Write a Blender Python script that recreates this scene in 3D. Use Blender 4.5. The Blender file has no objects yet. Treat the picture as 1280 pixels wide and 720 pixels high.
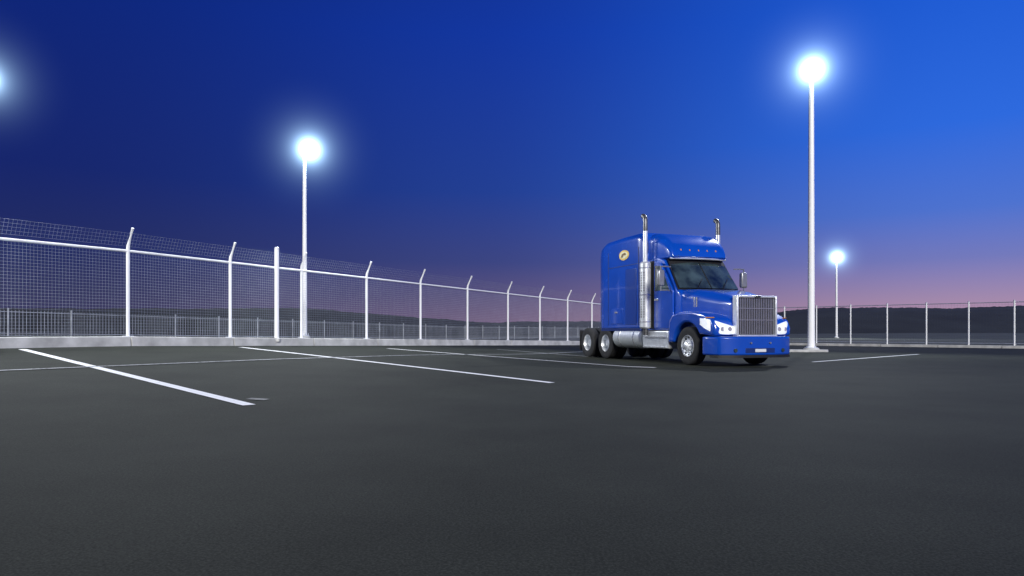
import bpy, bmesh, math, random
from mathutils import Vector, Matrix
random.seed(7)
S = bpy.context.scene
C = S.collection
PI = math.pi

# ------------------------------------------------------------------ helpers
class MB:
    def __init__(s): s.v=[]; s.f=[]
    def add(s, vs, fs):
        o=len(s.v); s.v += [tuple(p) for p in vs]; s.f += [tuple(i+o for i in f) for f in fs]; return s
    def box(s,x0,x1,y0,y1,z0,z1):
        v=[(x,y,z) for x in (x0,x1) for y in (y0,y1) for z in (z0,z1)]
        return s.add(v,[(0,1,3,2),(4,6,7,5),(0,4,5,1),(2,3,7,6),(0,2,6,4),(1,5,7,3)])
    def path(s,pts,r,n=8,cap=True):
        pts=[Vector(p) for p in pts]
        rs = r if isinstance(r,(list,tuple)) else [r]*len(pts)
        vs=[]; fs=[]
        for i,p in enumerate(pts):
            d=(pts[min(i+1,len(pts)-1)]-pts[max(i-1,0)]).normalized()
            up=Vector((0,0,1)) if abs(d.z)<.9 else Vector((1,0,0))
            a=d.cross(up).normalized(); b=d.cross(a).normalized()
            for k in range(n):
                t=2*PI*k/n; vs.append(p+(a*math.cos(t)+b*math.sin(t))*rs[i])
        for i in range(len(pts)-1):
            for k in range(n):
                fs.append((i*n+k,i*n+(k+1)%n,(i+1)*n+(k+1)%n,(i+1)*n+k))
        if cap:
            fs.append(tuple(range(n))); fs.append(tuple((len(pts)-1)*n+k for k in range(n)))
        return s.add(vs,fs)
    def lathe_y(s,prof,c,n=36):
        vs=[];fs=[]
        for r,h in prof:
            for k in range(n):
                t=2*PI*k/n; vs.append((c[0]+r*math.cos(t),c[1]+h,c[2]+r*math.sin(t)))
        for i in range(len(prof)-1):
            for k in range(n): fs.append((i*n+k,i*n+(k+1)%n,(i+1)*n+(k+1)%n,(i+1)*n+k))
        return s.add(vs,fs)
    def prism(s,poly,axis,h0,h1):
        n=len(poly)
        def P(a,b,h): return (h,a,b) if axis=='x' else ((a,h,b) if axis=='y' else (a,b,h))
        vs=[P(a,b,h0) for a,b in poly]+[P(a,b,h1) for a,b in poly]
        fs=[tuple(range(n)),tuple(range(n,2*n))]+[(i,(i+1)%n,n+(i+1)%n,n+i) for i in range(n)]
        return s.add(vs,fs)
    def loft(s,rings,cap=True):
        n=len(rings[0]); vs=[p for r in rings for p in r]; fs=[]
        for i in range(len(rings)-1):
            for k in range(n): fs.append((i*n+k,i*n+(k+1)%n,(i+1)*n+(k+1)%n,(i+1)*n+k))
        if cap: fs += [tuple(range(n)), tuple((len(rings)-1)*n+k for k in range(n))]
        return s.add(vs,fs)
    def grid(s,fn,nu,nv):
        vs=[fn(i/nu,j/nv) for i in range(nu+1) for j in range(nv+1)]
        fs=[(i*(nv+1)+j,(i+1)*(nv+1)+j,(i+1)*(nv+1)+j+1,i*(nv+1)+j+1) for i in range(nu) for j in range(nv)]
        return s.add(vs,fs)
    def build(s,name,mat,parent=None,bevel=0,sharp=35,recalc=True,loc=None):
        me=bpy.data.meshes.new(name); me.from_pydata(s.v,[],s.f)
        if recalc:
            bm=bmesh.new(); bm.from_mesh(me); bmesh.ops.recalc_face_normals(bm,faces=bm.faces); bm.to_mesh(me); bm.free()
        me.polygons.foreach_set('use_smooth',[True]*len(me.polygons))
        try: me.set_sharp_from_angle(angle=math.radians(sharp))
        except Exception: pass
        me.materials.append(mat); me.update()
        o=bpy.data.objects.new(name,me); C.objects.link(o)
        if parent: o.parent=parent
        if loc: o.location=loc
        if bevel:
            m=o.modifiers.new('bevel','BEVEL'); m.width=bevel; m.segments=3; m.limit_method='ANGLE'; m.angle_limit=math.radians(35); m.harden_normals=False
        return o

def thing(name,label,cat,loc=(0,0,0),rz=0,group=None):
    o=bpy.data.objects.new(name,None); C.objects.link(o); o.location=loc; o.rotation_euler=(0,0,rz)
    o.empty_display_size=.3
    o['label']=label; o['category']=cat
    if group: o['group']=group
    return o
def struct(o): o['kind']='structure'; return o

def lin(c): return tuple(((x/255)/12.92 if x/255<=.04045 else ((x/255+.055)/1.055)**2.4) for x in c)

def mat(name,col,rough=.5,metal=0,var=.15,scale=4,bump=0,bscale=40,coat=0,emit=None,estr=0,rvar=0):
    m=bpy.data.materials.new(name); m.use_nodes=True; nt=m.node_tree; N=nt.nodes; L=nt.links
    b=N['Principled BSDF']
    tc=N.new('ShaderNodeTexCoord'); nz=N.new('ShaderNodeTexNoise'); nz.inputs['Scale'].default_value=scale; nz.inputs['Detail'].default_value=6
    L.new(tc.outputs['Object'],nz.inputs['Vector'])
    rp=N.new('ShaderNodeValToRGB')
    rp.color_ramp.elements[0].position=.3; rp.color_ramp.elements[1].position=.7
    rp.color_ramp.elements[0].color=tuple(c*(1-var) for c in col)+(1,)
    rp.color_ramp.elements[1].color=tuple(min(1,c*(1+var)) for c in col)+(1,)
    L.new(nz.outputs['Fac'],rp.inputs['Fac']); L.new(rp.outputs['Color'],b.inputs['Base Color'])
    b.inputs['Roughness'].default_value=rough; b.inputs['Metallic'].default_value=metal
    b.inputs['Coat Weight'].default_value=coat; b.inputs['Coat Roughness'].default_value=.06
    if rvar:
        mr=N.new('ShaderNodeMapRange'); mr.inputs['To Min'].default_value=max(0,rough-rvar); mr.inputs['To Max'].default_value=min(1,rough+rvar)
        L.new(nz.outputs['Fac'],mr.inputs['Value']); L.new(mr.outputs['Result'],b.inputs['Roughness'])
    if bump:
        n2=N.new('ShaderNodeTexNoise'); n2.inputs['Scale'].default_value=bscale; n2.inputs['Detail'].default_value=5
        L.new(tc.outputs['Object'],n2.inputs['Vector'])
        bp=N.new('ShaderNodeBump'); bp.inputs['Strength'].default_value=bump; bp.inputs['Distance'].default_value=.02
        L.new(n2.outputs['Fac'],bp.inputs['Height']); L.new(bp.outputs['Normal'],b.inputs['Normal'])
    if emit:
        b.inputs['Emission Color'].default_value=tuple(emit)+(1,); b.inputs['Emission Strength'].default_value=estr
    return m

M={}
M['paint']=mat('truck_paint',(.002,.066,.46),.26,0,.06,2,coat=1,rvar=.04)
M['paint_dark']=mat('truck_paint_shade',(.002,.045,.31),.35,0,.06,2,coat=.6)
M['paint2']=mat('truck_paint_seam',(.002,.02,.14),.5,0,.05)
M['chrome']=mat('chrome',(.85,.87,.88),.2,.75,.06,6,rvar=.08)
M['alu']=mat('polished_aluminium',(.8,.82,.84),.34,.6,.1,8,rvar=.08)
M['grille']=mat('grille_bar_metal',(.55,.57,.59),.25,.75,.1,8)
M['mirror']=mat('grey_mirror_shell',(.3,.31,.33),.3,.5,.1,8)
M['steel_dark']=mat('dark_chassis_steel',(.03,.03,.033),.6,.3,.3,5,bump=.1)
M['pipe_dark']=mat('heat_stained_pipe',(.12,.12,.125),.4,.7,.3,6)
M['rubber']=mat('tyre_rubber',(.018,.018,.019),.85,0,.25,10,bump=.2,bscale=60)
M['black']=mat('black_trim',(.012,.012,.013),.5,0,.2)
M['glass']=mat('dark_glass',(.034,.054,.057),.05,0,.85,2.2,coat=1)
M['white']=mat('white_powder_coat',(.88,.89,.89),.45,.0,.03,3)
M['lens']=mat('headlight_lens',(.85,.88,.9),.1,.2,.35,9,emit=(.88,.94,1),estr=.6,coat=1)
M['amber']=mat('amber_lens',(.6,.25,.04),.25,0,.1,10)
M['gold']=mat('gold_emblem',(.9,.62,.14),.4,.1,.1,10)
M['cream']=mat('cream_emblem',(.9,.82,.52),.5,0,.06,10)
M['brown']=mat('dark_emblem_detail',(.2,.12,.04),.5,0,.1,10)
M['galv']=mat('galvanised_steel',(.62,.65,.7),.45,.35,.12,6)
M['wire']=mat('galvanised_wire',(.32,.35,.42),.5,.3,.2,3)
M['wire_dim']=mat('weathered_picket_metal',(.32,.34,.36),.6,.1,.25,3)
M['pole']=mat('pole_paint',(.94,.94,.93),.4,0,.015,1.5)
M['plate']=mat('plate_white',(.7,.72,.74),.4,0,.05)
M['concrete']=mat('kerb_concrete',(.44,.44,.42),.85,0,.28,2.2,bump=.3,bscale=25)
M['grass']=mat('dark_rough_ground',(.07,.08,.06),.95,0,.4,.3,bump=.5,bscale=3)
M['hill']=mat('hill_scrub',(.014,.018,.019),1,0,.5,.03)
M['lampglow']=mat('lamp_lens',(.9,.95,1),.3,0,.02,emit=(.85,.93,1),estr=60)

def asphalt():
    m=bpy.data.materials.new('asphalt'); m.use_nodes=True; nt=m.node_tree; N=nt.nodes; L=nt.links; b=N['Principled BSDF']
    g=N.new('ShaderNodeNewGeometry')
    def noise(sc,det,rough=.55):
        n=N.new('ShaderNodeTexNoise'); n.inputs['Scale'].default_value=sc; n.inputs['Detail'].default_value=det; n.inputs['Roughness'].default_value=rough
        L.new(g.outputs['Position'],n.inputs['Vector']); return n
    big=noise(.09,5); mid=noise(.7,7,.62); fine=noise(70,4,.7); vo=N.new('ShaderNodeTexVoronoi'); vo.inputs['Scale'].default_value=95
    L.new(g.outputs['Position'],vo.inputs['Vector'])
    def rng(n,a,b2,out='Fac',f0=.3,f1=.7):
        r=N.new('ShaderNodeMapRange'); r.inputs['From Min'].default_value=f0; r.inputs['From Max'].default_value=f1
        r.inputs['To Min'].default_value=a; r.inputs['To Max'].default_value=b2; L.new(n.outputs[out],r.inputs['Value']); return r
    def mul(a,b2):
        x=N.new('ShaderNodeMath'); x.operation='MULTIPLY'; L.new(a.outputs[0],x.inputs[0]); L.new(b2.outputs[0],x.inputs[1]); return x
    v=mul(mul(rng(big,.74,1.26),rng(mid,.8,1.2)),mul(rng(fine,.5,1.6),rng(vo,1.45,.8,'Distance',0,.7)))
    col=N.new('ShaderNodeVectorMath'); col.operation='SCALE'; col.inputs[0].default_value=(.0285,.0318,.0242); L.new(v.outputs[0],col.inputs['Scale'])
    L.new(col.outputs[0],b.inputs['Base Color'])
    b.inputs['Roughness'].default_value=.88; b.inputs['Specular IOR Level'].default_value=.12
    bp=N.new('ShaderNodeBump'); bp.inputs['Strength'].default_value=.35; bp.inputs['Distance'].default_value=.005
    L.new(fine.outputs['Fac'],bp.inputs['Height']); L.new(bp.outputs['Normal'],b.inputs['Normal'])
    return m
M['asphalt']=asphalt()
def roadpaint(name,col,wear):
    m=bpy.data.materials.new(name); m.use_nodes=True; nt=m.node_tree; N=nt.nodes; L=nt.links; b=N['Principled BSDF']
    g=N.new('ShaderNodeNewGeometry'); n=N.new('ShaderNodeTexNoise'); n.inputs['Scale'].default_value=9; n.inputs['Detail'].default_value=9; n.inputs['Roughness'].default_value=.75
    L.new(g.outputs['Position'],n.inputs['Vector'])
    r=N.new('ShaderNodeValToRGB'); r.color_ramp.elements[0].position=wear; r.color_ramp.elements[1].position=wear+.12
    r.color_ramp.elements[0].color=(.07,.072,.074,1); r.color_ramp.elements[1].color=col+(1,)
    L.new(n.outputs['Fac'],r.inputs['Fac']); L.new(r.outputs['Color'],b.inputs['Base Color']); b.inputs['Roughness'].default_value=.7
    return m
M['line']=roadpaint('white_road_paint',(.9,.9,.88),.29)
M['line_worn']=roadpaint('worn_road_paint',(.34,.35,.35),.4)
M['line_mid']=roadpaint('half_worn_road_paint',(.72,.73,.72),.31)
M['patch']=roadpaint('repair_patch',(.12,.123,.12),.4)

# ------------------------------------------------------------------ world, camera
w=bpy.data.worlds.new('World'); S.world=w; w.use_nodes=True
N=w.node_tree.nodes; L=w.node_tree.links; bg=N['Background']
tc=N.new('ShaderNodeTexCoord'); sp=N.new('ShaderNodeSeparateXYZ'); L.new(tc.outputs['Generated'],sp.inputs[0])
def math_(op,a,b=None,c=None):
    x=N.new('ShaderNodeMath'); x.operation=op
    for i,q in enumerate((a,b,c)):
        if q is None: continue
        if isinstance(q,(int,float)): x.inputs[i].default_value=q
        else: L.new(q,x.inputs[i])
    return x.outputs[0]
hyp=math_('SQRT',math_('ADD',math_('MULTIPLY',sp.outputs[0],sp.outputs[0]),math_('MULTIPLY',sp.outputs[1],sp.outputs[1])))
az=math_('DIVIDE',sp.outputs[0],math_('MAXIMUM',hyp,.001))
def ramp(stops):
    r=N.new('ShaderNodeValToRGB'); e=r.color_ramp.elements
    r.color_ramp.interpolation='LINEAR'
    while len(e)<len(stops): e.new(.5)
    for el,(p,c) in zip(e,stops): el.position=p; el.color=lin(c)+(1,)
    L.new(sp.outputs[2],r.inputs['Fac']); return r.outputs['Color']
left=ramp([(0,(66,63,94)),(.05,(51,54,93)),(.1,(36,45,97)),(.2,(23,38,108)),(.4,(14,38,122)),(1,(8,16,64))])
cent=ramp([(0,(124,100,128)),(.05,(92,84,126)),(.1,(62,71,132)),(.2,(36,65,150)),(.4,(20,56,162)),(1,(8,18,72))])
right=ramp([(0,(190,148,164)),(.045,(158,136,174)),(.09,(116,122,188)),(.15,(78,115,208)),(.25,(46,106,222)),(.4,(30,91,212)),(1,(10,26,90))])
def sstep(a,b):
    m=N.new('ShaderNodeMapRange'); m.interpolation_type='SMOOTHSTEP'; m.inputs['From Min'].default_value=a; m.inputs['From Max'].default_value=b; L.new(az,m.inputs['Value']); return m.outputs['Result']
def mix(f,a,b):
    m=N.new('ShaderNodeMix'); m.data_type='RGBA'; L.new(f,m.inputs['Factor']); L.new(a,m.inputs['A']); L.new(b,m.inputs['B']); return m.outputs['Result']
sky=mix(sstep(-.05,.6),mix(sstep(-.62,.1),left,cent),right)
L.new(sky,bg.inputs['Color']); bg.inputs['Strength'].default_value=1.0

CAMZ=.92; F=853.33
cam=bpy.data.cameras.new('camera'); co=bpy.data.objects.new('camera',cam); C.objects.link(co)
co.location=(0,0,CAMZ); co.rotation_euler=(PI/2,0,0); cam.lens=24; cam.sensor_width=36; cam.shift_y=54/1280; cam.clip_end=8000; cam.clip_start=.05
S.camera=co
S.view_settings.view_transform='Standard'; S.view_settings.look='None'; S.view_settings.exposure=0

sl=bpy.data.lights.new('sun','SUN'); so=bpy.data.objects.new('sun',sl); C.objects.link(so)
sl.energy=3.1; sl.angle=math.radians(14); sl.color=(1,.98,.91)
so.rotation_euler=Vector((-.16,.86,-.4)).to_track_quat('-Z','Y').to_euler()

# ------------------------------------------------------------------ ground
FP=Vector((-10.43,18.54)); FD=Vector((.548,.8365)).normalized(); FN=Vector((FD.y,-FD.x))
CORNER=39.9; CP=FP+FD*CORNER
RD=Vector((.7071,-.7071)); RN=Vector((.7071,.7071))
KH=.25
def zf(t): return max(0,min(.53,.53-.0165*max(t,0)))
def H(x,y):
    p=Vector((x,y))-FP; t=p.dot(FD); d=p.dot(FN)
    u=max(0,min(1,(t-3.5)/8.5)); u=u*u*(3-2*u); Lr=13.2-4.9*u
    return zf(t) if d<0 else zf(t)*max(0,1-d/Lr)
def fxy(t,d): return FP+FD*t+FN*d
ts=[-3000,-800,-200,-80]+[-60+2*i for i in range(24)]+[-12+.5*i for i in range(108)]+[42+2*i for i in range(20)]+[110,200,800,3000]
ds=[-3000,-800,-200,-50,-10,-2,0]+[.3*i for i in range(1,48)]+[17,20,25,30,40,60,100,200,800,3000]
g=MB(); vs=[];fs=[]
for t in ts:
    for d in ds:
        p=fxy(t,d); vs.append((p.x,p.y,H(p.x,p.y)))
nd=len(ds)
for i in range(len(ts)-1):
    for j in range(nd-1): fs.append((i*nd+j,(i+1)*nd+j,(i+1)*nd+j+1,i*nd+j+1))
g.add(vs,fs); struct(g.build('parking_lot',M['asphalt'],recalc=False,sharp=60))
me=bpy.data.objects['parking_lot'].data
if me.polygons[0].normal.z<0: me.flip_normals()

def strip(name,a,b,wd,m,dz=.004,w2=None):
    a=Vector(a);b=Vector(b); dr=(b-a); n=int(dr.length/.2)+1; pn=Vector((-dr.y,dr.x)).normalized()
    vs=[];fs=[]
    for i in range(n+1):
        p=a+dr*(i/n); ww=wd+((w2 or wd)-wd)*i/n
        for s in (-1,1):
            q=p+pn*s*ww/2; vs.append((q.x,q.y,H(q.x,q.y)+dz))
    for i in range(n): fs.append((2*i,2*i+1,2*i+3,2*i+2))
    return struct(MB().add(vs,fs).build(name,m))
strip('parking_line',(-11.3,15.75),(-3.07,7.98),.16,M['line'],.008)
strip('parking_line',(-8.0,20.1),(.7,11.95),.16,M['line'],.008)
strip('parking_line',(-4.3,23.6),(3.6,17.15),.16,M['line'],.008)
strip('parking_line',(-.6,27.3),(3.0,23.9),.13,M['line_worn'],.008)
a=fxy(-11,6.1); b=fxy(22,6.1); strip('parking_line',(a.x,a.y),(b.x,b.y),.13,M['line_worn'],.012)
strip('parking_line',(9.0,20.4),(16.2,27.2),.14,M['line_mid'])
strip('asphalt_patch',(-3.3,8.55),(-3.05,8.5),.14,M['patch'],.008)
# low kerbed island under the tall lamp
isl=[]
for i in range(24):
    a=2*PI*i/24; cx=.8 if math.cos(a)>0 else -.8; isl.append((12.85+cx+.4*math.cos(a),30.4+.4*math.sin(a)))
struct(MB().prism(isl,'z',-.05,.1).build('kerb_island',M['concrete'],bevel=.02))

# kerbs
k=MB(); t=-24.9
while t<CORNER-.3:
    t1=min(t+3.08,CORNER+.1); vs=[]
    prof=[(-.22,0),(-.22,KH-.01),(-.2,KH),(.2,KH),(.225,KH-.015),(.26,-.05),(.0,-.1)]
    for tt in (t,t1):
        for d,z in prof:
            p=fxy(tt,d); vs.append((p.x,p.y,zf(tt)+z))
    n=len(prof); k.add(vs,[tuple(range(n)),tuple(range(n,2*n))]+[(i,(i+1)%n,n+(i+1)%n,n+i) for i in range(n)])
    t+=3.11
struct(k.build('kerb',M['concrete'],bevel=.012))
k=MB(); q=.3
while q<40:
    vs=[]; prof=[(-.25,-.05),(-.22,.145),(-.2,.15),(.18,.15),(.18,-.05)]
    for qq in (q,q+2.97):
        for e,z in prof:
            p=CP+RD*qq+RN*e; vs.append((p.x,p.y,z))
    n=len(prof); k.add(vs,[tuple(range(n)),tuple(range(n,2*n))]+[(i,(i+1)%n,n+(i+1)%n,n+i) for i in range(n)])
    q+=3.0
struct(k.build('kerb',M['concrete'],bevel=.012))
# verges beyond the kerbs
tt=[-1500,-400,-100,-40]+[-20+2*i for i in range(31)]+[50,60]
dd=[-.22,-1,-2,-4,-8,-14,-25,-50,-100,-250,-900]
vs=[];fs=[]
for i,t in enumerate(tt):
    for j,d in enumerate(dd):
        p=fxy(t,d); vs.append((p.x,p.y,zf(t)+KH-.04+(random.uniform(-.04,.05) if 0<j<8 else 0)))
for i in range(len(tt)-1):
    for j in range(len(dd)-1): fs.append((i*len(dd)+j,(i+1)*len(dd)+j,(i+1)*len(dd)+j+1,i*len(dd)+j+1))
struct(MB().add(vs,fs).build('verge',M['grass'],recalc=True))
kk=[-60,-30,-10]+[2*i for i in range(25)]+[80,200,900]; ee=[.19,1,2,4,8,14,25,50,100,250,900]
vs=[];fs=[]
for i,t in enumerate(kk):
    for j,d in enumerate(ee):
        p=CP+RD*t+RN*d; vs.append((p.x,p.y,.12+(random.uniform(-.03,.1) if 0<j<7 else 0)))
for i in range(len(kk)-1):
    for j in range(len(ee)-1): fs.append((i*len(ee)+j,(i+1)*len(ee)+j,(i+1)*len(ee)+j+1,i*len(ee)+j+1))
struct(MB().add(vs,fs).build('verge',M['grass']))
# hills
def ridge(name,R,fn,seed):
    rr=random.Random(seed); ph=[rr.uniform(0,6.28) for _ in range(8)]
    vs=[];fs=[]; n=900
    for i in range(n+1):
        a=math.radians(-65+130*i/n); px=640+F*math.tan(max(-1.1,min(1.1,a)))
        y=fn(px)+sum(math.sin(a*(9*1.9**q)+ph[q])*3.2/(1.75**q) for q in range(6))*.6
        h=(414-y)/F*R+CAMZ
        x0,y0=math.sin(a),math.cos(a)
        for fr,hh in ((.72,-.5),(.8,h*.35),(.9,h*.75),(1,h),(1.15,h*.6),(1.3,-1)):
            rad=R*fr/math.cos(a) if abs(a)<1 else R*fr/math.cos(1)
            vs.append((x0*rad,y0*rad,hh+(rr.uniform(-.2,.25) if hh==h else 0)))
    for i in range(n):
        for j in range(5): fs.append((i*6+j,(i+1)*6+j,(i+1)*6+j+1,i*6+j+1))
    return struct(MB().add(vs,fs).build(name,M['hill'],sharp=80))
def interp(pts):
    def f(x):
        if x<=pts[0][0]: return pts[0][1]
        for (a,b),(c,d) in zip(pts,pts[1:]):
            if x<=c: return b+(d-b)*(x-a)/(c-a)
        return pts[-1][1]
    return f
ridge('hills',420,interp([(-600,384),(0,384),(250,386),(420,390),(600,400),(740,402),(900,398),(1000,389),(1100,386),(1280,380),(1900,374)]),3)

# ------------------------------------------------------------------ fences
def wire_panel(c00,c10,c01,c11,su,sv,r):
    """square wire grid on the quad c00-c10 (bottom) to c01-c11 (top)"""
    mb=MB(); c00,c10,c01,c11=map(Vector,(c00,c10,c01,c11))
    nu=max(1,round((c10-c00).length/su)); nv=max(1,round((c01-c00).length/sv))
    for i in range(nu+1):
        f=i/nu; mb.path([c00.lerp(c10,f),c01.lerp(c11,f)],r,3,False)
    for j in range(nv+1):
        f=j/nv; mb.path([c00.lerp(c01,f),c10.lerp(c11,f)],r,3,False)
    return mb
fence=thing('wire_fence','tall white wire mesh fence with slanted post arms on the kerb at left','fence',(FP.x,FP.y,0))
def rel(p,z): return (p.x-FP.x,p.y-FP.y,z)
posts=[-3.11*i for i in (2,1)]+[3.11*i for i in (0,1,1.88,2.87,3.87,4.92,6,7,8,9,10,11,12)]+[CORNER]
for i,t in enumerate(posts):
    zb=zf(t)+KH; p=fxy(t,0); p2=fxy(t,.25)
    po=MB().path([rel(p,zb-.02),rel(p,zb+2.38)],.046,10).build('post',M['white'],fence)
    MB().path([rel(p,zb+2.36),rel(fxy(t,.02),zb+2.48),rel(p2,zb+2.92)],[.046,.044,.038],8).build('post_arm',M['white'],po)
    a=MB(); q=rel(p,0); a.box(q[0]-.1,q[0]+.1,q[1]-.1,q[1]+.1,zb-.005,zb+.015); a.build('base_plate',M['galv'],po)
for t0,t1 in zip(posts,posts[1:]):
    z0=zf(t0)+KH; z1=zf(t1)+KH
    MB().path([rel(fxy(t0,0),z0+2.32),rel(fxy(t1,0),z1+2.32)],.032,8).build('top_rail',M['white'],fence)
    wire_panel(rel(fxy(t0,-.05),z0+.04),rel(fxy(t1,-.05),z1+.04),rel(fxy(t0,-.05),z0+2.36),rel(fxy(t1,-.05),z1+2.36),.08,.08,.0022).build('mesh_panel',M['wire'],fence)
    wire_panel(rel(fxy(t0,.03),z0+2.44),rel(fxy(t1,.03),z1+2.44),rel(fxy(t0,.19),z0+2.78),rel(fxy(t1,.19),z1+2.78),.09,.09,.0018 if t0<8 else .0013).build('overhang_mesh',M['wire'],fence)

rf=thing('wire_fence','straight wire fence with thin upright posts in front of the dark hill at right','fence',(CP.x,CP.y,0))
def relc(p,z): return (p.x-CP.x,p.y-CP.y,z)
rp_=[15.6-2.07*j for j in range(7,0,-1)]+[15.6+2.07*j for j in range(0,9)]
for q in rp_:
    p=CP+RD*q
    po=MB().path([relc(p,.13),relc(p,2.55)],.042,8).build('post',M['white'],rf)
    MB().path([relc(p,2.55),relc(p,2.58),relc(p,2.6)],[.05,.05,.02],8).build('post_cap',M['galv'],po)
for q0,q1 in zip(rp_,rp_[1:]):
    a=CP+RD*q0; b=CP+RD*q1
    MB().path([relc(a,2.48),relc(b,2.48)],.022,8).build('top_rail',M['wire'],rf)
    MB().path([relc(a,.26),relc(b,.26)],.018,6).build('bottom_rail',M['wire'],rf)
    a2=a+RN*.05; b2=b+RN*.05
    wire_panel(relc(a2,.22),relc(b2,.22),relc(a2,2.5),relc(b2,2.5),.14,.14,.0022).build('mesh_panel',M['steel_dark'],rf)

lf=thing('low_fence','low pale picket fence far behind the tall wire fence, below the hills','fence',(FP.x,FP.y,0))
lp=[-24+2.4*i for i in range(38)]
for t in lp:
    p=fxy(t,-14); zb=zf(t)+KH-.06
    MB().path([rel(p,zb-.1),rel(p,zb+1.2)],.036,6).build('post',M['wire_dim'],lf)
for t0,t1 in zip(lp,lp[1:]):
    m=MB(); za=zf(t0)+KH-.06; zb=zf(t1)+KH-.06
    for h in (.15,1.05): m.path([rel(fxy(t0,-14),za+h),rel(fxy(t1,-14),zb+h)],.016,4,False)
    for i in range(1,18):
        f=i/18; tq=t0+(t1-t0)*f; zq=za+(zb-za)*f
        m.path([rel(fxy(tq,-14),zq+.05),rel(fxy(tq,-14),zq+1.12)],.0075,4,False)
    m.build('picket_panel',M['wire_dim'],lf)
# plain thick post behind fence
bp_=thing('steel_post','thick straight white steel post standing just left of the lamp pole behind the fence','post',(-7.72,22.4,.62))
MB().path([(0,0,0),(0,0,3.0)],.072,14).build('shaft',M['pole'],bp_)
MB().path([(0,0,3.0),(0,0,3.03),(0,0,3.06)],[.08,.08,.045],14).build('cap',M['galv'],bp_)
MB().box(-.13,.13,-.13,.13,-.05,.06).build('footing',M['concrete'],bp_,bevel=.02)

# ------------------------------------------------------------------ lamps
def halo(name,parent,loc,bs,R,col):  # emission-only sphere that paints a glow around the lamp head, nothing scatters
    m=bpy.data.materials.new('painted_lamp_glow'); m.use_nodes=True; nt=m.node_tree; n=nt.nodes; l=nt.links
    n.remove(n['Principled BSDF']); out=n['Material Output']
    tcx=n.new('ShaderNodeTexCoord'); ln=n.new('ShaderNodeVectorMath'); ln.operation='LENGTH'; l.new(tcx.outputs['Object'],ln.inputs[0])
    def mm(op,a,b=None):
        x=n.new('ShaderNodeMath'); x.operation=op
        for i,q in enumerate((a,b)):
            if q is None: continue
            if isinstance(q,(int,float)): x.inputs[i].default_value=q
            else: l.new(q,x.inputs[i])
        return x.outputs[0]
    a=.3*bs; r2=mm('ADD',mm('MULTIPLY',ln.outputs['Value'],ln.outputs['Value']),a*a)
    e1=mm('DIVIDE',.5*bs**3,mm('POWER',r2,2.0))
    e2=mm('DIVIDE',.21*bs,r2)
    # fade smoothly to nothing at the rim of the painted glow
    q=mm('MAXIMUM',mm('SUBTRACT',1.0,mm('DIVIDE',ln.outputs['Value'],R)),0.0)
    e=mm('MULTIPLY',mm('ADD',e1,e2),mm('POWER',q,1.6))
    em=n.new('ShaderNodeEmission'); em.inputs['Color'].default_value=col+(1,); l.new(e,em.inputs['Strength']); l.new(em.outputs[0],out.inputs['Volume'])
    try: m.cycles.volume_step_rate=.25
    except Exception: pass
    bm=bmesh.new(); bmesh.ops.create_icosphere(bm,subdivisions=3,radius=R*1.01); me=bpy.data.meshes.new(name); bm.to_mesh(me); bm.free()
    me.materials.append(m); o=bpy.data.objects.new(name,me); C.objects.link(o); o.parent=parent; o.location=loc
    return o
def lamp(label,x,y,zb,zh,r,side,power,bs,R,aim):
    t=thing('street_lamp',label,'street lamp',(x,y,zb),0,'street lamps around the parking lot')
    h=zh-zb
    MB().path([(0,0,.1),(0,0,1.2),(0,0,h-.25)],[r,r*.95,r*.7],16).build('pole',M['pole'],t)
    MB().path([(0,0,-.1),(0,0,.1),(0,0,.14)],[r*2.3,r*2.2,r*2.0],20).build('footing',M['concrete'],t)
    b=MB(); b.path([(0,0,.14),(0,0,.17)],r*1.8,16)
    for i in range(4): 
        a=i*PI/2+.5; b.path([(r*1.45*math.cos(a),r*1.45*math.sin(a),.16),(r*1.45*math.cos(a),r*1.45*math.sin(a),.24)],r*.16,6)
    b.build('base_flange',M['galv'],t)
    s=max(.7,bs)
    MB().path([(0,0,h-.4),(0,0,h-.15),(side*.1*s,-.02*s,h-.05),(side*.2*s,-.05*s,h)],[r*.69,r*.62,r*.5,r*.45],10).build('bracket_arm',M['pole'],t)
    cx,cy=side*.3*s,-.12*s
    hd=MB()
    hd.loft([[(cx+sx*wx*s,cy+sy*wy*s,h+z*s) for sx,sy in ((-1,-1),(1,-1),(1,1),(-1,1))] for wx,wy,z in ((.3,.26,-.1),(.33,.29,-.04),(.33,.29,.05),(.22,.2,.13))])
    ho=hd.build('luminaire',M['galv'],t,bevel=.02)
    MB().box(cx-.27*s,cx+.27*s,cy-.23*s,cy+.23*s,h-.16*s,h-.105*s).build('lamp_lens',M['lampglow'],ho,bevel=.015)
    halo('painted_glow',t,(cx,cy,h-.05*s),bs,R,(.46,.73,1))
    # floodlight thrown over the lot, away from its own pole
    pl=bpy.data.lights.new('lamp_light','SPOT'); pl.energy=power; pl.color=(.92,.97,1); pl.shadow_soft_size=.3
    pl.spot_size=math.radians(124); pl.spot_blend=.6
    plo=bpy.data.objects.new('lamp_light',pl); C.objects.link(plo); plo.parent=t; plo.location=(cx+aim[0]*.4,cy+aim[1]*.4,h-.2*s)
    plo.rotation_euler=Vector((aim[0],aim[1],-.62)).to_track_quat('-Z','Y').to_euler()
    return t
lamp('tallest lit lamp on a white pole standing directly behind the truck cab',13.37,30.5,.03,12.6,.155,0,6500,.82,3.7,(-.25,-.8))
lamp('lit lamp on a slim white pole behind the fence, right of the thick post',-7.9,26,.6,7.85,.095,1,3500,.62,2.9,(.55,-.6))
lamp('small distant lit lamp beyond the far fence at right, near the horizon',36.6,77,.1,9.3,.13,0,4000,.95,3.8,(-.3,-.8))
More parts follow.
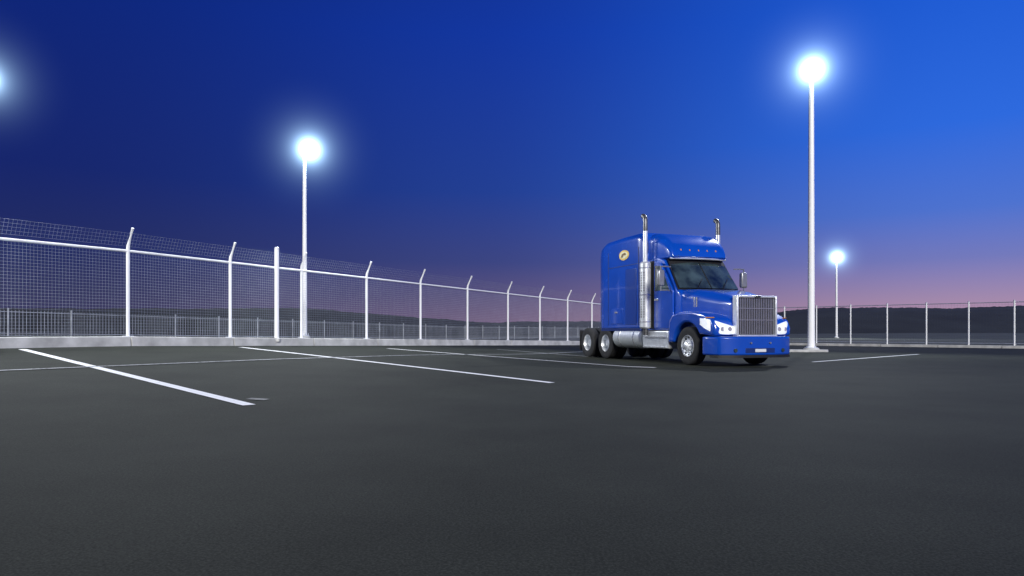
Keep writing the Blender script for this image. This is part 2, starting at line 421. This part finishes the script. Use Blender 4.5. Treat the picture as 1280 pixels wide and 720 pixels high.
lamp('lit lamp cut off by the left edge of the photo, high above the fence',-14.1,18,.7,7.6,.09,1,3500,.46,2.2,(.75,-.3))

# ------------------------------------------------------------------ truck
def ring(x,hw,z0,z1,rt=.12,rb=.05,tw=None,n=6,xt=None):
    tw=hw if tw is None else tw; xt=x if xt is None else xt
    pts=[]
    def corner(cy,cz,r,a0):
        for i in range(n+1):
            a=a0+PI/2*i/n; pts.append((cy+r*math.cos(a),cz+r*math.sin(a)))
    corner(hw-rb,z0+rb,rb,-PI/2); corner(tw-rt,z1-rt,rt,0); corner(-tw+rt,z1-rt,rt,PI/2); corner(-hw+rb,z0+rb,rb,PI)
    return [(x+(xt-x)*(z-z0)/max(z1-z0,.01),y,z) for y,z in pts]
TA=Vector((5.86,18.87)); RZ=math.atan2(-.94,.34)
T=thing('semi_truck','royal blue semi truck with chrome grille and twin exhaust stacks parked on the asphalt','truck',(TA.x,TA.y,0),RZ)
# chassis
c=MB()
for s in (-1,1):
    c.box(-6.7,.85,s*.43-.05,s*.43+.05,.72,.98)
for x in (-6.6,-5.5,-4.1,-2.6,-1.0,.5): c.box(x-.06,x+.06,-.39,.39,.76,.94)
for x in (-4.75,-6.1): c.path([(x,-1.0,.52),(x,1.0,.52)],.09,10); c.path([(x,-.22,.52),(x,.22,.52)],[.2,.2],12)
c.path([(0,-1.0,.5),(0,1.0,.5)],.07,8); c.path([(-4.5,0,.55),(-1.2,0,.7)],.06,8)
for s in (-1,1): c.box(-6.35,-4.6,s*.55-.06,s*.55+.06,.55,.68)
c.build('chassis',M['steel_dark'],T)
MB().box(-1.6,.8,-.4,.4,.5,.99).build('engine_underside',M['steel_dark'],T,bevel=.05)
fw=MB(); fw.prism([(-6.0,-.45),(-6.35,-.2),(-6.35,-.06),(-5.95,-.03),(-5.95,.03),(-6.35,.06),(-6.35,.2),(-6.0,.45),(-5.35,.45),(-5.2,.25),(-5.2,-.25),(-5.35,-.45)],'z',1.12,1.18)
fw.box(-5.9,-5.5,-.42,.42,.98,1.12); fw.build('fifth_wheel',M['steel_dark'],T)
# sleeper
sl_=MB().loft([ring(-5.2,1.04,1.1,3.5,.3),ring(-5.15,1.15,1.03,3.7,.3),ring(-5.0,1.2,1.0,3.83,.28),ring(-4.7,1.22,1.0,3.91,.26),ring(-3.6,1.22,1.0,3.94,.24),ring(-2.6,1.22,1.0,3.94,.24),ring(-2.36,1.215,1.0,3.91,.24),ring(-2.27,1.17,1.02,3.8,.22)]).build('sleeper',M['paint'],T,sharp=50)
for s in (-1,1):
    y0,y1=sorted((s*1.2,s*1.226))
    sm=MB()
    for x in (-4.45,-2.5): sm.box(x-.014,x+.014,y0,y1,1.1,3.5)
    sm.box(-4.436,-2.514,y0,y1,2.98,3.0)
    sm.build('panel_seam',M['paint2'],sl_)
    y0,y1=sorted((s*1.2,s*1.235)); MB().box(-4.3,-3.45,y0,y1,1.15,1.65).build('locker_door',M['paint'],sl_,bevel=.02)
    y0,y1=sorted((s*1.235,s*1.26)); MB().box(-3.95,-3.8,y0,y1,1.5,1.55).build('locker_handle',M['chrome'],sl_)
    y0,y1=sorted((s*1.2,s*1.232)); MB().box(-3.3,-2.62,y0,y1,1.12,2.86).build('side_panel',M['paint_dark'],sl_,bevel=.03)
    # oval emblem
    EX=-3.4; EZ=3.33
    def oval(rx,rz,y0,y1): return MB().prism([(EX+rx*math.cos(a*PI/18),EZ+rz*math.sin(a*PI/18)) for a in range(36)],'y',*sorted((y0,y1)))
    em=oval(.31,.16,s*1.215,s*1.232).build('emblem',M['gold'],T)
    oval(.24,.11,s*1.215,s*1.238).build('emblem_field',M['cream'],em)
    e=MB(); yy=sorted((s*1.23,s*1.244)); e.prism([(EX-.17,EZ-.06),(EX-.1,EZ+.04),(EX+.08,EZ+.07),(EX+.17,EZ+.02),(EX+.08,EZ-.02),(EX,EZ+.0),(EX-.06,EZ-.07)],'y',*yy); e.build('emblem_motif',M['brown'],em)
# cab
cab=MB().loft([ring(-2.3,1.1,.95,3.4,.15),ring(-1.75,1.1,.95,3.2,.14),ring(-1.45,1.09,.95,3.05,.1,tw=1.0),ring(-1.1,1.08,.95,2.6,.08,tw=1.02),ring(-.72,1.05,.95,2.12,.08),ring(-.58,1.0,1.0,2.02,.15)]).build('cab',M['paint'],T,sharp=40)
fair=MB().loft([ring(-1.12,.9,3.04,3.1,.03),ring(-1.17,.94,3.03,3.26,.1),ring(-1.28,.98,3.03,3.45,.18),ring(-1.44,1.02,3.03,3.61,.24),ring(-1.64,1.06,3.02,3.74,.28),ring(-1.86,1.1,3.02,3.82,.28),ring(-2.06,1.12,3.02,3.85,.28),ring(-2.15,1.1,3.03,3.82,.26),ring(-2.19,1.04,3.06,3.72,.24)]).build('roof_fairing',M['paint'],T,sharp=60)
for i in range(5):
    y=-.6+.3*i; MB().path([(-1.18,y,3.25),(-1.2,y,3.3)],[.026,.022],10).build('marker_light',M['amber'],T)
# windscreen
def ws(u,v):
    y=(u*2-1); z=2.14+.84*v; hw=1.0-.07*v
    return (-.685-.655*v+.10*(1-y*y), y*hw, z)
fr=MB().grid(lambda u,v:(ws(u,v)[0]+.004,ws(u,v)[1]*1.03,2.09+.93*v),16,6).build('windscreen_gasket',M['black'],cab)
wo=MB().grid(lambda u,v:(ws(u,v)[0]+.028,ws(u,v)[1],ws(u,v)[2]),20,8).build('windscreen',M['glass'],T)
m=MB(); p0=ws(.5,0);p1=ws(.5,1); m.path([(p0[0]+.033,0,p0[2]),(p1[0]+.033,0,p1[2])],.016,6); m.build('windscreen_divider',M['black'],wo)
for y in (-.5,.35):
    MB().path([(-.6+.1*(1-y*y)+.03,y,2.12),(-.86+.1*(1-y*y)+.04,y+.32,2.42)],.012,5).build('wiper',M['black'],wo)
# slim bright visor strip tight under the roof
vz=MB().path([(-1.2+.11*(1-(i/8-1)**2),(i/8-1)*.95,3.03) for i in range(17)],.028,8)
vz.build('sun_visor',M['alu'],T)
# doors
for s in (-1,1):
    y0,y1=sorted((s*1.06,s*1.122))
    d=MB().prism([(-1.8,1.0),(-.82,1.0),(-.8,2.05),(-1.1,2.48),(-1.45,2.92),(-1.8,2.96)],'y',y0,y1).build('door',M['paint'],T,bevel=.02)
    y0,y1=sorted((s*1.1,s*1.13))
    MB().prism([(-1.73,2.1),(-.98,2.1),(-1.2,2.48),(-1.47,2.82),(-1.73,2.85)],'y',y0,y1).build('window',M['glass'],d,bevel=.008)
    y0,y1=sorted((s*1.12,s*1.16)); MB().box(-1.72,-1.54,y0,y1,1.82,1.87).build('door_handle',M['chrome'],d,bevel=.01)
    y0,y1=sorted((s*1.05,s*1.115)); MB().box(-2.26,-1.815,y0,y1,1.0,3.0).build('dark_gap_strip',M['black'],cab)  # black strip paints in the darkness of the gap behind the door
    # mirror
    a=MB()
    for z in (2.08,2.75): a.path([(-.98,s*1.08,z-.0),(-.9,s*1.28,z),(-.95,s*1.42,z)],.02,6)
    a.path([(-.95,s*1.42,2.06),(-.95,s*1.42,2.77)],.02,6)
    mo=a.build('mirror',M['mirror'],T)
    y0,y1=sorted((s*1.31,s*1.53)); MB().box(-1.03,-.9,y0,y1,2.2,2.66).build('mirror_housing',M['mirror'],mo,bevel=.05)
    y0,y1=sorted((s*1.34,s*1.5)); MB().box(-1.045,-1.031,y0,y1,2.25,2.61).build('mirror_glass',M['glass'],mo)
    # exhaust
    ye=s*1.29; xe=-2.0; rm=.168
    ex=MB().path([(xe,ye,1.0),(xe,ye,1.04),(xe,ye,2.93),(xe,ye,2.98)],[rm-.04,rm,rm,rm-.04],24).build('exhaust_stack',M['alu'],T)
    MB().path([(xe,ye,.8),(xe,ye,1.0)],.08,12).build('lower_pipe',M['pipe_dark'],ex)
    MB().path([(xe,ye,2.98),(xe,ye,3.4),(xe,ye,3.9)],[.068,.068,.068],14).build('tailpipe',M['alu'],ex)
    MB().path([(xe,ye,3.9),(xe,ye,4.22),(xe-.02,ye,4.29),(xe-.08,ye,4.35),(xe-.14,ye,4.37)],[.07,.07,.07,.07,.07],14).build('tailpipe_tip',M['pipe_dark'],ex)
    for z in (1.2,2.0,2.8): 
        MB().path([(xe,ye,z-.02),(xe,ye,z+.02)],rm+.007,24).build('clamp_band',M['chrome'],ex)
    sl2=MB()
    for z in [1.32+.075*i for i in range(8)]+[2.1+.075*i for i in range(8)]:
        for aa in (-.5,0,.5):
            sl2.path([(xe+rm*math.sin(aa+.3),ye+s*rm*math.cos(aa+.3),z),(xe+rm*math.sin(aa+.3),ye+s*rm*math.cos(aa+.3),z+.045)],.011,6)
    sl2.build('shield_slots',M['black'],ex)
    # tank
    yc=s*.93
    tk=MB()
    tk.path([(-4.12,yc,.72),(-4.08,yc,.72),(-2.46,yc,.72),(-2.42,yc,.72)],[.29,.33,.33,.29],28)
    tko=tk.build('fuel_tank',M['alu'],T)
    for x in (-3.7,-2.8): MB().path([(x-.03,yc,.72),(x+.03,yc,.72)],.34,28).build('tank_strap',M['chrome'],tko)
    # steps
    y0,y1=sorted((s*.66,s*1.19)); 
    st=MB().box(-2.32,-.92,y0,y1,.42,.93).build('step_box',M['alu'],T,bevel=.03)
    y0,y1=sorted((s*1.0,s*1.25))
    for z in (.44,.74): MB().box(-2.2,-1.0,y0,y1,z,z+.035).build('step_tread',M['chrome'],st)
    y0,y1=sorted((s*1.02,s*1.2)); MB().box(-5.0,-2.35,y0,y1,1.0-.07,1.02).build('side_skirt',M['paint2'],T)
    # fender
    arch=[(.63*math.cos(math.radians(a)),.53+.63*math.sin(math.radians(a))) for a in range(173,24,-8)]
    poly=[(1.2,.79),(1.22,1.0),(1.12,1.22),(.78,1.38),(.25,1.46),(-.35,1.45),(-.72,1.38),(-.88,1.2),(-.9,.6)]+arch
    y0,y1=sorted((s*.5,s*1.22)); MB().prism(poly,'y',y0,y1).build('fender',M['paint'],T,bevel=.07)
    # headlight, swept back round the fender corner
    secs=[(1.27,.61,.85,1.03),(1.275,.8,.835,1.08),(1.255,.98,.84,1.13),(1.19,1.12,.87,1.18),(1.06,1.225,.92,1.22),(.86,1.255,1.0,1.25),(.66,1.25,1.1,1.26)]
    rings=[]
    for x,y,z0,z1 in secs:
        inx,iny=x-.14,(y-.1)
        rings.append([(x-.02,s*y,z0),(x,s*y,z0+.03),(x,s*y,z1-.04),(x-.03,s*(y-.01),z1),(inx,s*iny,z1),(inx,s*iny,z0)])
    hl=MB().loft(rings).build('headlight',M['lens'],T,sharp=50)
    for y,x in ((.78,1.27),(.98,1.245)):
        MB().path([(x,s*y,.975),(x+.012,s*y,.975)],[.06,.055],16).build('headlight_bulb',M['chrome'],hl)
    MB().prism([(1.12,s*1.14),(.9,s*1.245),(.8,s*1.2),(1.0,s*1.1)],'z',1.255,1.285).build('turn_signal',M['amber'],T,bevel=.008)
    # hood side vents
    v=MB()
    for i in range(5): v.box(-.42+.1*i,-.36+.1*i,*sorted((s*.9,s*(.955-.012*i))),1.58,1.85)
    v.build('hood_vent',M['chrome'],T)
    # mud flap
    MB().box(-6.69,-6.67,*sorted((s*.62,s*1.2)),.25,.95).build('mud_flap',M['black'],T)
    MB().box(-6.75,-6.71,*sorted((s*.45,s*.75)),.74,.9).build('tail_light',M['amber'],T,bevel=.01)
# hood
MB().loft([ring(-.6,.98,.98,2.1,.22),ring(-.2,.94,.98,2.08,.3),ring(.3,.84,.95,2.0,.3),(ring(.75,.72,.9,1.9,.28)),ring(1.1,.65,.85,1.82,.22),ring(1.18,.62,.83,1.77,.18)]).build('hood',M['paint'],T,sharp=50)
# grille
gr=MB()
for i in range(21):
    y=-.55+1.10*i/20; gr.box(1.27,1.32,y-.010,y+.010,.84,1.775)
gro=gr.build('grille',M['grille'],T)
f=MB(); f.box(1.18,1.37,-.635,-.575,.78,1.84); f.box(1.18,1.37,.575,.635,.78,1.84); f.box(1.18,1.37,-.575,.575,1.78,1.84); f.box(1.18,1.37,-.575,.575,.78,.83)
f.build('grille_frame',M['alu'],gro,bevel=.02)
MB().box(1.185,1.25,-.575,.575,.83,1.78).build('grille_backing',M['black'],gro)
f=MB(); f.box(1.323,1.333,-.57,.57,1.2,1.216); f.box(1.323,1.333,-.57,.57,1.5,1.516); f.build('grille_crossbar',M['grille'],gro)
MB().prism([(.1*math.cos(a*PI/12),1.81+.024*math.sin(a*PI/12)) for a in range(24)],'x',1.37,1.385).build('grille_badge',M['black'],gro)
# bumper
bu=MB().prism([(1.47,-.5),(1.47,.5),(1.41,.9),(1.28,1.12),(1.02,1.23),(.72,1.24),(.72,1.1),(1.0,.9),(1.0,-.9),(.72,-1.1),(.72,-1.24),(1.02,-1.23),(1.28,-1.12),(1.41,-.9)],'z',.3,.785).build('bumper',M['paint'],T,bevel=.05)
MB().box(1.44,1.478,-.46,.46,.365,.49).build('bumper_vent',M['paint2'],bu,bevel=.01)
MB().box(1.48,1.492,-.17,.17,.39,.465).build('number_plate',M['plate'],bu)
MB().prism([(1.46,-.52),(1.46,.52),(1.4,.92),(1.26,1.13),(1.0,1.2),(1.0,-1.2),(1.26,-1.13),(1.4,-.92)],'z',.24,.31).build('air_dam',M['black'],bu)
for s in (-1,1):
    MB().path([(1.39,s*.74,.43),(1.462,s*.74,.43)],[.055,.05],16).build('fog_light',M['glass'],bu)
    MB().path([(1.44,s*.3,.62),(1.51,s*.3,.62)],.024,8).build('tow_pin',M['mirror'],bu)
# wheels
def wheel(x,s,rear):
    yc=s*(1.04 if not rear else .9)
    if not rear:
        prof=[(.28,-.14),(.40,-.155),(.48,-.15),(.515,-.12),(.522,-.06),(.522,.06),(.515,.12),(.48,.15),(.40,.155),(.28,.14)]
    else:
        one=lambda c:[(.28,c-.12),(.40,c-.14),(.48,c-.135),(.515,c-.11),(.52,c),(.515,c+.11),(.48,c+.135),(.40,c+.14),(.28,c+.12)]
        prof=one(-.16)+one(.16)
    w_=MB().lathe_y(prof,(x,yc,.522),44).build('wheel',M['rubber'],T,sharp=50)
    r=MB()
    if not rear:
        pr=[(.295,.145),(.285,.155),(.27,.11),(.2,.09),(.17,.13),(.11,.14),(.1,.21),(.06,.23),(.001,.235)]
        lr=.145; ly=.13
    else:
        pr=[(.29,.275),(.28,.285),(.268,.26),(.262,.0),(.2,-.03),(.16,-.01),(.125,.0),(.115,.2),(.06,.215),(.001,.215)]
        lr=.165; ly=-.01
    r.lathe_y([(a,s*b) for a,b in pr],(x,yc,.522),36)
    for i in range(10):
        a=i*PI/5; r.path([(x+lr*math.cos(a),yc+s*ly,.522+lr*math.sin(a)),(x+lr*math.cos(a),yc+s*(ly+.04),.522+lr*math.sin(a))],.016,6)
    ro=r.build('rim',M['alu'],w_,sharp=30)
    h=MB()
    for i in range(10):
        a=i*PI/5+PI/10; rr=.232; yy=ly-.022 if not rear else -.005
        h.path([(x+rr*math.cos(a),yc+s*(yy-.02),.522+rr*math.sin(a)),(x+rr*math.cos(a),yc+s*(yy+.006),.522+rr*math.sin(a))],.026,8)
    h.build('hand_hole',M['black'],w_)
for s in (-1,1):
    wheel(0,s,False); wheel(-4.75,s,True); wheel(-6.1,s,True)
